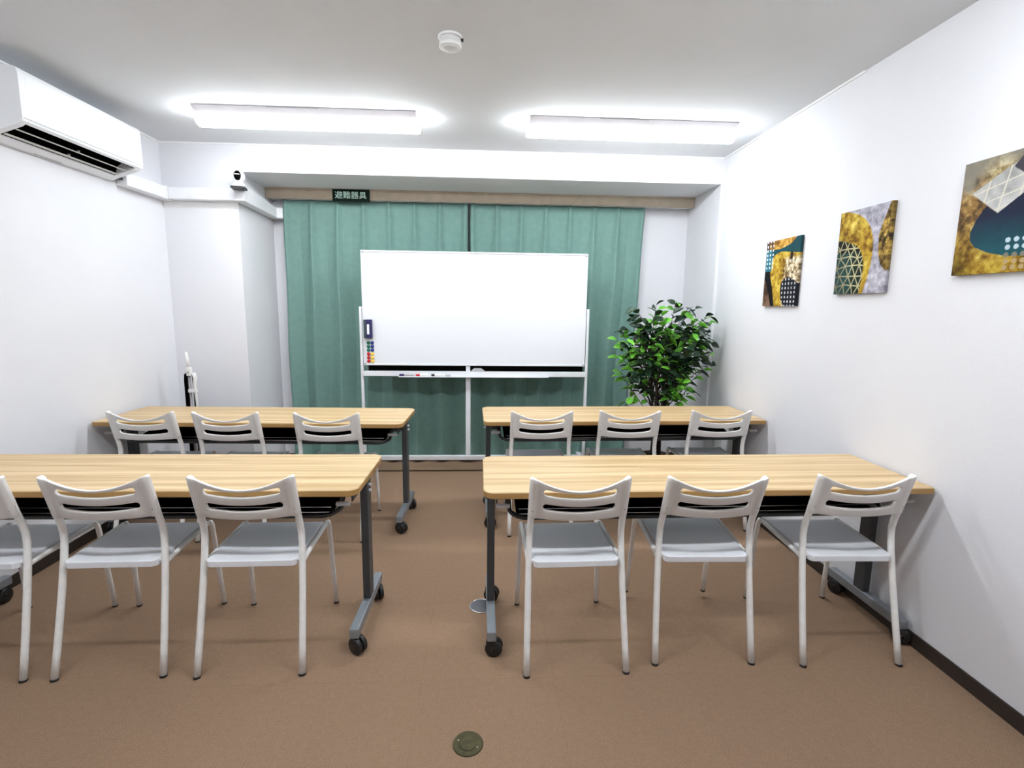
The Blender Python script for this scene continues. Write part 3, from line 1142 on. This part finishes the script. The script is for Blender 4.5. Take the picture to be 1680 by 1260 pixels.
# ================================================================== STICK VACUUM in the left corner
sv = thing('stick_vacuum', 'slim white and black stick appliance standing in the left corner by the pillar', 'vacuum cleaner', (-2.085, 3.70, 0))
mb = MB()
mb.tube([(-0.012, 0, 1.055), (-0.008, 0, 1.00), (0.0, 0, 0.94)], 0.011, M['white_plastic'], 12, radii=[0.009, 0.012, 0.011])
mb.build('handle', sv)
mb = MB()
mb.box(-0.013, 0.016, -0.018, 0.015, 0.885, 0.945, M['white_plastic'], 0.005)
hb = mb.build('grip_housing', sv)
mb = MB()
mb.box(-0.004, 0.008, -0.0192, -0.0178, 0.902, 0.920, M['cap_grey'])
mb.build('button', hb)
mb = MB()
mb.tube([(-0.008, 0.01, 0.925), (-0.034, 0.01, 0.905), (-0.040, 0.01, 0.86), (-0.040, 0.01, 0.70), (-0.038, 0.01, 0.30), (-0.030, 0.01, 0.12)], 0.004, M['white_plastic'], 8)
mb.build('rim', sv)
mb = MB()
mb.prism([(-0.012, 0.915), (-0.032, 0.895), (-0.036, 0.85), (-0.034, 0.12), (-0.010, 0.12), (-0.012, 0.60), (-0.006, 0.72), (-0.010, 0.80)], 1, -0.012, 0.012, M['void'], 0.003)
mb.build('black_body', sv)
mb = MB()
mb.cyl((0.000, 0.002, 0.12), (-0.004, 0.002, 0.885), 0.009, M['pink_grey'], seg=12)
mb.build('inner_tube', sv)
mb = MB()
mb.tube([(0.030, 0, 0.905), (0.036, 0, 0.87), (0.032, 0, 0.82), (0.032, 0, 0.78), (0.036, 0, 0.70), (0.034, 0, 0.12)], 0.008, M['white_plastic'], 12, radii=[0.013, 0.014, 0.011, 0.010, 0.007, 0.007])
mb.build('wand', sv)
mb = MB()
mb.tube([(0.018, 0.004, 0.885), (0.022, 0.004, 0.80), (0.020, 0.004, 0.12)], 0.006, M['black'], 8)
mb.build('hose', sv)
mb = MB()
mb.box(-0.012, 0.045, -0.014, 0.012, 0.765, 0.79, M['white_plastic'], 0.004)
mb.build('clip', sv)
mb = MB()
mb.box(-0.10, 0.10, -0.08, 0.06, 0.0, 0.055, M['white_plastic'], 0.015)
mb.box(-0.05, 0.05, -0.03, 0.03, 0.05, 0.13, M['black'], 0.008)
mb.build('floor_head', sv)

# ================================================================== CANVASES
def vnoise(w, h, cell, seed, octaves=4):
    rs = np.random.RandomState(seed)
    out = np.zeros((h, w))
    amp = 1.0
    tot = 0
    for o in range(octaves):
        c = max(2, int(cell / (2 ** o)))
        gh, gw = h // c + 3, w // c + 3
        g = rs.rand(gh, gw)
        yy = np.arange(h) / c
        xx = np.arange(w) / c
        y0 = yy.astype(int)
        x0 = xx.astype(int)
        fy = (yy - y0)[:, None]
        fx = (xx - x0)[None, :]
        fy = fy * fy * (3 - 2 * fy)
        fx = fx * fx * (3 - 2 * fx)
        a = g[y0][:, x0]
        b = g[y0][:, x0 + 1]
        cc = g[y0 + 1][:, x0]
        d = g[y0 + 1][:, x0 + 1]
        out += amp * ((a * (1 - fx) + b * fx) * (1 - fy) + (cc * (1 - fx) + d * fx) * fy)
        tot += amp
        amp *= 0.6
    return out / tot


def lin(c):
    c = np.array(c) / 255.0
    return np.where(c <= 0.04045, c / 12.92, ((c + 0.055) / 1.055) ** 2.4)


def ramp(n, stops):
    n = np.clip((n - 0.25) / 0.5, 0, 1)[..., None]
    out = np.zeros(n.shape[:-1] + (3,))
    k = len(stops) - 1
    for i in range(k):
        a, b = i / k, (i + 1) / k
        m = (n[..., 0] >= a) & (n[..., 0] <= b)
        t = (n - a) / (b - a)
        col = lin(stops[i]) * (1 - t) + lin(stops[i + 1]) * t
        out[m] = col[m]
    return out


GW, GH = 180, 204


def art(kind):
    u, v = np.meshgrid(np.linspace(0, 1, GW), np.linspace(0, 1, GH))
    n1 = vnoise(GW, GH, 28, kind * 7 + 1)
    n2 = vnoise(GW, GH, 10, kind * 7 + 2)
    n3 = vnoise(GW, GH, 60, kind * 7 + 3)
    gold = ramp(0.55 * n2 + 0.45 * n1, [(70, 52, 14), (150, 112, 28), (196, 166, 58), (228, 208, 110)])
    brown = ramp(0.5 * n2 + 0.5 * n1, [(34, 26, 20), (92, 70, 42), (150, 118, 66), (205, 182, 130)])
    I = np.interp
    if kind == 1:
        c = np.broadcast_to(lin((14, 14, 20)), u.shape + (3,)).copy()
        left = I(v, [0, 0.12, 0.30, 0.47, 0.62, 0.72, 0.78], [0.37, 0.33, 0.26, 0.18, 0.17, 0.20, 0.24])
        top = I(u, [0.17, 0.24, 0.35, 0.47, 0.57, 0.80, 1.0], [0.66, 0.76, 0.80, 0.815, 0.81, 0.78, 0.76])
        blob_l = I(v, [0, 0.02, 0.10, 0.23, 0.33, 0.40, 0.43], [0.66, 0.63, 0.56, 0.52, 0.53, 0.58, 0.75])
        blob_t = I(u, [0.5, 0.6, 0.75, 0.9, 1.0], [0.35, 0.42, 0.43, 0.38, 0.33])
        body = (v < top) & (u > left)
        c[body] = gold[body]
        speck = ramp(n2, [(60, 46, 30), (150, 128, 92), (222, 206, 176), (240, 230, 205)])
        k = np.clip((u - 0.55) / 0.15 + 0.6 * (n2 - 0.5), 0, 1)[..., None] * np.clip((0.74 - v) / 0.06, 0, 1)[..., None]
        mixd = c * (1 - k) + speck * k
        c[body] = mixd[body]
        m = (u < left) & (v <= 0.54)
        c[m] = lin((8, 8, 12))
        m = (u < I(v, [0, 0.2, 0.4], [0.25, 0.17, 0.03])) & (v < 0.40)
        c[m] = ramp(n1, [(40, 28, 24), (92, 66, 50), (132, 104, 84)])[m]
        m = (v >= np.where(u < 0.17, 0.54, top))
        c[m] = (lin((22, 66, 74)) * (0.7 + 0.7 * n1[..., None]))[m]
        m = (u < 0.20) & (v > 0.54) & (v < 0.88)
        c[m] = (lin((46, 110, 128)) * (0.6 + 0.8 * n1[..., None]))[m]
        m = v > I(u, [0.0, 0.2, 0.4, 0.55, 0.7, 0.8, 0.9], [0.88, 0.87, 0.86, 0.875, 0.905, 0.94, 1.01])
        c[m] = ramp(0.5 * n2 + 0.5 * n1, [(60, 42, 16), (160, 112, 36), (206, 164, 80), (226, 200, 140)])[m]
        m = (u < 0.10) & (v > 0.88)
        c[m] = lin((70, 50, 44))
        blob = (u > blob_l) & (v < blob_t)
        c[blob] = lin((14, 16, 28))
        pu, pv = u / 0.088 + 0.3 + 0.25 * v, v / 0.066
        dash = (np.abs(pu - np.round(pu)) < 0.19 + 0.06 * (n1 - 0.5)) & (np.abs(pv - np.round(pv)) < 0.25 + 0.2 * (n2 - 0.5))
        dcol = lin((226, 226, 230)) * np.clip(0.45 + 1.1 * (n3[..., None] - 0.2), 0.3, 1)
        m = dash & blob
        c[m] = dcol[m]
        m = dash & (u < 0.25) & (v > 0.55)
        c[m] = lin((225, 232, 236))
        m = dash & (u > 0.50) & (u < 0.66) & (v > 0.42) & (v < 0.66)
        c[m] = lin((52, 40, 20))
        m = dash & (u > 0.62) & (v > 0.62) & (v < 0.70)
        c[m] = lin((236, 228, 212))
        m = (np.abs(u - 0.78) < 0.035) & (v > 0.68) & (v < 0.79)
        c[m] = lin((30, 24, 18))
    elif kind == 2:
        c = ramp(0.75 * n2 + 0.25 * n1, [(128, 126, 138), (156, 154, 166), (184, 182, 193), (214, 213, 222)])
        c *= (0.86 + 0.3 * n3[..., None])
        rb = I(v, [0, 0.18, 0.35, 0.50, 0.63, 0.75, 0.85, 0.93, 0.98, 1.0], [0.60, 0.67, 0.71, 0.72, 0.70, 0.64, 0.54, 0.40, 0.22, 0.15])
        m = u < rb
        c[m] = gold[m]
        k = (0.62 + 0.5 * n1[..., None])
        m2 = m & (u < 0.45 - 0.3 * (v - 0.8)) & (v > 0.62)
        c[m2] = (c * k)[m2]
        dome = (u < I(v, [0, 0.15, 0.31, 0.42, 0.51, 0.58, 0.63, 0.67], [0.52, 0.56, 0.57, 0.54, 0.48, 0.38, 0.20, 0.02])) & (v < 0.67)
        base = np.where((v > 0.50)[..., None], lin((20, 16, 14)), np.where((u > 0.34)[..., None], lin((24, 38, 32)), lin((36, 66, 64))))
        base = base * (0.7 + 0.7 * n1[..., None])
        c[dome] = base[dome]
        line = np.zeros_like(u, bool)
        rs = np.random.RandomState(5)
        P = {}
        for i in range(-1, 7):
            for j in range(0, 9):
                P[(i, j)] = ((i + 0.5 * (j % 2)) * 0.15 - 0.04 + rs.uniform(-0.03, 0.03), j * 0.115 - 0.02 + rs.uniform(-0.02, 0.02))
        for (i, j), a in P.items():
            o = j % 2
            for nb in ((i + 1, j), (i + o, j + 1), (i - 1 + o, j + 1)):
                if nb in P:
                    b = P[nb]
                    dx, dy = b[0] - a[0], b[1] - a[1]
                    L2 = dx * dx + dy * dy
                    t = np.clip(((u - a[0]) * dx + (v - a[1]) * dy) / L2, 0, 1)
                    dist = np.hypot(u - a[0] - t * dx, (v - a[1] - t * dy) * 1.14)
                    line |= dist < 0.0085
        lc = lin((188, 182, 142)) * (0.30 + 0.70 * np.clip(u / 0.40 + v - 0.2, 0.1, 1))[..., None]
        mm = line & dome
        c[mm] = lc[mm]
        ln = (u > I(v, [0.25, 0.32, 0.45, 0.55, 0.65, 0.78, 0.90, 1.0], [0.97, 0.88, 0.82, 0.81, 0.80, 0.85, 0.91, 0.96])) & (v > 0.25)
        lens = ramp(0.7 * n2 + 0.3 * n1, [(40, 32, 20), (122, 96, 40), (186, 154, 76), (220, 192, 110)])
        lens = lens * np.where(np.abs(v - 0.62 - 0.03 * np.sin(u * 60)) < 0.03, 0.25, 1)[..., None]
        lens = lens * np.where(v > 0.82, 0.5, 1)[..., None] * np.where(v < 0.42, 0.6, 1)[..., None]
        c[ln] = lens[ln]
    else:
        def poly(pts):
            inside = np.zeros_like(u, bool)
            for (x1, y1), (x2, y2) in zip(pts, pts[1:] + pts[:1]):
                if y1 == y2:
                    continue
                cr = ((y1 > v) != (y2 > v)) & (u < (x2 - x1) * (v - y1) / (y2 - y1) + x1)
                inside ^= cr
            return inside
        c = brown.copy()
        g = np.clip(1 - (v - 0.05) / 0.45, 0, 1)[..., None]
        c = c * (1 - g) + gold * g * 0.8
        gm = np.clip((v - 0.72 - 0.10 * u + 0.5 * (n1 - 0.5)) / 0.18, 0, 0.9)[..., None]
        c = c * (1 - gm) + lin((128, 125, 114)) * gm
        k = np.clip(1 - np.hypot((u - 0.40) * 1.5, (v - 0.86) * 2.2) / 0.35, 0, 1)[..., None]
        c = c * (1 - 0.8 * k) + ramp(n2, [(120, 104, 70), (170, 150, 105), (212, 196, 150), (230, 220, 190)]) * 0.8 * k
        dk = np.clip(1 - np.hypot(u * 1.1, v) / 0.28, 0, 1)[..., None]
        c = c * (1 - 0.9 * dk)
        r_ = poly([(0.30, 0.59), (0.43, 0.51), (0.66, 0.64), (0.90, 0.78), (1.1, 0.85), (1.1, 0.17), (0.75, 0.13), (0.56, 0.14), (0.38, 0.18), (0.23, 0.24), (0.17, 0.30), (0.155, 0.37), (0.20, 0.47)])
        kk = np.clip((v - 0.2) / 0.3, 0, 1)[..., None]
        navy = (lin((26, 32, 54)) * kk + lin((24, 74, 84)) * (1 - kk)) * (0.75 + 0.5 * n1[..., None])
        c[r_] = navy[r_]
        rh = poly([(0.12, 0.72), (0.43, 0.51), (0.66, 0.64), (0.90, 0.78), (0.66, 0.93), (0.50, 0.885)])
        gr = ramp(0.5 * n1 + 0.5 * n3, [(120, 120, 118), (150, 150, 148), (178, 178, 176), (205, 205, 205)])
        c[rh] = gr[rh]
        a_ = (v - 0.72) + (u - 0.12) * 0.677        # along the lower left edge
        b_ = (v - 0.51) - (u - 0.43) * 0.57
        for q in (0.10, 0.22, 0.36):
            m = rh & (np.abs((v - 0.62) - (u - 0.30) * 0.18 - (q - 0.22) * 0.8) < 0.005)
            c[m] = lin((205, 200, 184))
        for q in (0.26, 0.44, 0.62):
            m = rh & (np.abs((u - q) - (v - 0.6) * 0.25) < 0.007)
            c[m] = lin((205, 200, 184))
        d2 = poly([(0.53, 0.87), (0.64, 0.80), (0.85, 0.90), (1.1, 1.02), (0.68, 1.02)])
        c[d2] = lin((62, 58, 66))
        for i in range(5):
            for j in range(5):
                cu_, cv = 0.575 + 0.082 * i + 0.006 * (j % 2), (0.27, 0.208, 0.145, 0.09, 0.04)[j]
                m = ((u - cu_) / 0.026) ** 2 + ((v - cv) / 0.021) ** 2 < 1
                c[m] = lin((178, 198, 208)) if j < 2 else lin((120, 116, 104) if j == 2 else (168, 146, 106))
    return np.clip(c, 0.002, 0.95)


def canvas(kind, y_near, y_far, z0, z1, label):
    """front face looks towards -x; u=0 is the far (window) side"""
    tck = 0.018
    xf = XR - tck
    W, Hh = y_far - y_near, z1 - z0
    r = thing('canvas_print', label, 'picture', (XR, (y_near + y_far) / 2, (z0 + z1) / 2), 0, 'abstract canvases on the right wall')
    col = art(kind)
    u, v = np.meshgrid(np.linspace(0, 1, GW), np.linspace(0, 1, GH))
    co = np.stack([np.full(u.size, -tck), (0.5 - u.ravel()) * W, (v.ravel() - 0.5) * Hh], 1)
    # the print wraps round the edges: one extra ring at the wall
    verts = co.tolist()
    faces = []
    for j in range(GH - 1):
        for i in range(GW - 1):
            a = j * GW + i
            faces.append((a, a + GW, a + GW + 1, a + 1))
    ring = [i for i in range(GW)] + [j * GW + GW - 1 for j in range(1, GH)] + [(GH - 1) * GW + i for i in range(GW - 2, -1, -1)] + [j * GW for j in range(GH - 2, 0, -1)]
    base = len(verts)
    cols = col.reshape(-1, 3).tolist()
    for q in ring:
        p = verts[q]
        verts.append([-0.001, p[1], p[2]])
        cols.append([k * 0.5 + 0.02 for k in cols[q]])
    n = len(ring)
    for k in range(n):
        faces.append((ring[k], ring[(k + 1) % n], base + (k + 1) % n, base + k))
    me = bpy.data.meshes.new('canvas_face')
    me.from_pydata(verts, [], faces)
    ca = me.color_attributes.new('Col', 'FLOAT_COLOR', 'POINT')
    arr = np.ones((len(verts), 4), dtype=np.float32)
    arr[:, :3] = np.array(cols)
    ca.data.foreach_set('color', arr.ravel())
    me.materials.append(M['canvas'])
    o = bpy.data.objects.new('printed_canvas', me)
    COL.objects.link(o)
    o.parent = r
    mb = MB()
    mb.box(-0.014, -0.001, -W / 2 + 0.003, W / 2 - 0.003, -Hh / 2 + 0.003, Hh / 2 - 0.003, M['pelmet'])
    mb.build('stretcher_frame', r)
    return r


canvas(1, 2.884, 3.236, 1.420, 1.818, 'abstract canvas with white dashes and a gold arch, farthest of three')
canvas(2, 2.234, 2.567, 1.478, 1.877, 'abstract canvas with lattice dome and gold form, middle of three')
canvas(3, 1.560, 1.906, 1.532, 1.937, 'abstract canvas with grey rhombus and navy shape, nearest of three')

# ================================================================== PLANT
pl = thing('potted_ficus', 'leafy green artificial ficus tree in a wicker pot by the alcove corner', 'potted plant', (1.345, 3.80, 0))
mb = MB()
prof = [(0.0, 0.0), (0.105, 0.0), (0.128, 0.12), (0.138, 0.25), (0.140, 0.262), (0.128, 0.262), (0.122, 0.22), (0.0, 0.22)]
seg = 40
idx = mb.mi(M['wicker'])
rings = []
# wicker pot as closely spaced coils
zz = []
for i in range(27):
    z = 0.262 * i / 26
    r0 = 0.105 + 0.035 * (z / 0.262) + 0.0035 * math.sin(i * PI)
    zz.append((r0 + (0.003 if i % 2 else -0.001), z))
path = [(0.0, 0.0)] + zz + [(0.126, 0.262), (0.120, 0.225)]
for (r0, z) in path:
    rings.append([mb.bm.verts.new((max(r0, 0.001) * math.cos(2 * PI * k / seg), max(r0, 0.001) * math.sin(2 * PI * k / seg), z)) for k in range(seg)])
for a, b in zip(rings, rings[1:]):
    for k in range(seg):
        f = mb.bm.faces.new((a[k], a[(k + 1) % seg], b[(k + 1) % seg], b[k]))
        f.smooth = True
mb.build('pot', pl)
mb = MB()
mb.cyl((0, 0, 0.10), (0, 0, 0.222), 0.112, M['soil'], r2=0.121, seg=32)
mb.build('soil', pl)
rnd = random.Random(11)
tips = []
mb = MB()
stems = []
for k in range(5):
    a = 2 * PI * k / 5 + 0.4
    ph = rnd.uniform(0, 6)
    pts = []
    for j in range(13):
        t = j / 12
        spread = 0.03 + 0.10 * t ** 2.2
        pts.append(Vector((spread * math.cos(a + t * 2.0) + 0.008 * math.sin(ph + 7 * t), spread * 0.7 * math.sin(a + t * 2.0) + 0.008 * math.cos(ph + 6 * t), 0.21 + 0.95 * t)))
    stems.append(pts)
    mb.tube(pts, 0.01, M['trunk'], 8, radii=[0.013 - 0.009 * j / 12 for j in range(13)])
mb.build('trunk', pl)
PY = 3.80
PX = 1.345

def ok(p):
    return p.x + PX < 1.760 and p.y + PY < 4.12 and p.y + PY > 3.56 and p.x + PX > 0.88

mb = MB()
targets = []
def px_ok(x, z):
    # silhouette of the crown (relative x, absolute z)
    if z > 1.47 or z < 0.60:
        return False
    if z > 1.28:
        return -0.30 < x < 0.40 if z < 1.40 else (-0.24 < x < 0.12 or 0.22 < x < 0.38)
    if z > 0.92:
        return -0.40 < x < 0.42
    if z > 0.78:
        return -0.34 < x < 0.30
    return -0.36 < x < 0.24
N_BR = 82
while len(targets) < N_BR:
    th = rnd.uniform(0, 2 * PI)
    rr = rnd.uniform(0.25, 1.0) ** 0.8
    cz = rnd.choice([1.18] * 4 + [1.30, 1.28, 1.0])
    p = Vector((0.42 * rr * math.cos(th), 0.24 * rr * math.sin(th), cz + rnd.uniform(-0.26, 0.22)))
    if px_ok(p.x * 1.0, p.z) and ok(p):
        targets.append(p)
targets += [Vector((-0.29, -0.10, 0.70)), Vector((-0.20, -0.14, 0.63)), Vector((0.24, -0.05, 0.78)), Vector((-0.06, -0.16, 0.64)), Vector((-0.36, -0.06, 1.16)), Vector((0.34, -0.10, 1.36)), Vector((0.12, -0.14, 0.86)), Vector((-0.10, -0.12, 1.42)), Vector((0.38, -0.02, 0.98))]
branches = []
for p in targets:
    st = stems[rnd.randrange(5)]
    lo = max(0, min(11, int((p.z - 0.21 - 0.28 - rnd.uniform(0, 0.12)) / 0.95 * 12)))
    s0 = st[lo]
    mid = s0.lerp(p, 0.55) + Vector((0, 0, 0.05 + rnd.uniform(-0.01, 0.03)))
    pts = []
    for j in range(8):
        t = j / 7
        pts.append(s0 * (1 - t) ** 2 + mid * 2 * t * (1 - t) + p * t * t)
    branches.append(pts)
    mb.tube(pts, 0.003, M['trunk'], 6, radii=[0.0042 - 0.003 * j / 7 for j in range(8)])
mb.build('branches', pl)

lv, lf, lc = [], [], []
def add_leaf(p, d, L, wid, colr, rim, roll):
    d = d.normalized()
    side = d.cross(Vector((0, 0, 1)))
    if side.length < 0.1:
        side = Vector((1, 0, 0))
    side.normalize()
    up = side.cross(d)
    q = Matrix.Rotation(roll, 3, d)
    side, up = q @ side, q @ up
    rows = [(0.0, 0.02), (0.12, 0.55), (0.30, 0.95), (0.50, 1.0), (0.70, 0.74), (0.87, 0.34), (1.0, 0.0)]
    base = len(lv)
    for t, w in rows:
        c_ = p + d * (L * t) - Vector((0, 0, 1)) * (0.22 * L * t * t)
        for s in (-1, -0.62, 0, 0.62, 1):
            lv.append(tuple(c_ + side * (s * w * wid / 2) + up * (abs(s) * w * wid * 0.16)))
            k = rim if (abs(s) == 1 or t >= 0.87) else colr
            if s == 0:
                k = tuple(a * 0.5 + b * 0.5 for a, b in zip(colr, rim))
            lc.append(k)
    for r_ in range(len(rows) - 1):
        for k in range(4):
            a = base + r_ * 5 + k
            lf.append((a, a + 1, a + 6, a + 5))

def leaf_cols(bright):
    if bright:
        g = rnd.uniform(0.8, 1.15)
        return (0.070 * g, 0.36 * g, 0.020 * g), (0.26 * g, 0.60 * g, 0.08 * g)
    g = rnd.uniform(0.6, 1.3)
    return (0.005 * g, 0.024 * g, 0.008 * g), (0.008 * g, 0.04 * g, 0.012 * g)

for pts in branches:
    tip = pts[-1]
    dirb = (pts[-1] - pts[-2]).normalized()
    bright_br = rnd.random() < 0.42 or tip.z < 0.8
    nleaf = rnd.randint(8, 11)
    for k in range(nleaf):
        t = 0.42 + 0.58 * (k / (nleaf - 1))
        f_ = t * 7
        i0 = min(6, int(f_))
        p = pts[i0].lerp(pts[i0 + 1], f_ - i0)
        ang = k * 2.4 + rnd.uniform(-0.5, 0.5)
        out = Vector((math.cos(ang), math.sin(ang) * 0.9, rnd.uniform(-1.15, 0.30)))
        d = (dirb * 0.7 + out).normalized()
        if d.z < -0.8:
            d.z = -0.5
        L = rnd.uniform(0.070, 0.098)
        tipp = p + d * L
        if tipp.x + PX > 1.785:
            d.x = -abs(d.x)
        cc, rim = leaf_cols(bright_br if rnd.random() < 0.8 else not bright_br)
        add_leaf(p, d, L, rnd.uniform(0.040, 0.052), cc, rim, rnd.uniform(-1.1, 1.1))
me = bpy.data.meshes.new('foliage')
me.from_pydata(lv, [], lf)
ca = me.color_attributes.new('Col', 'FLOAT_COLOR', 'POINT')
arr = np.ones((len(lv), 4), dtype=np.float32)
arr[:, :3] = np.array(lc)
ca.data.foreach_set('color', arr.ravel())
me.materials.append(M['leaf'])
for p_ in me.polygons:
    p_.use_smooth = True
fo = bpy.data.objects.new('foliage', me)
COL.objects.link(fo)
fo.parent = pl
so = fo.modifiers.new('solid', 'SOLIDIFY')
so.thickness = 0.0006
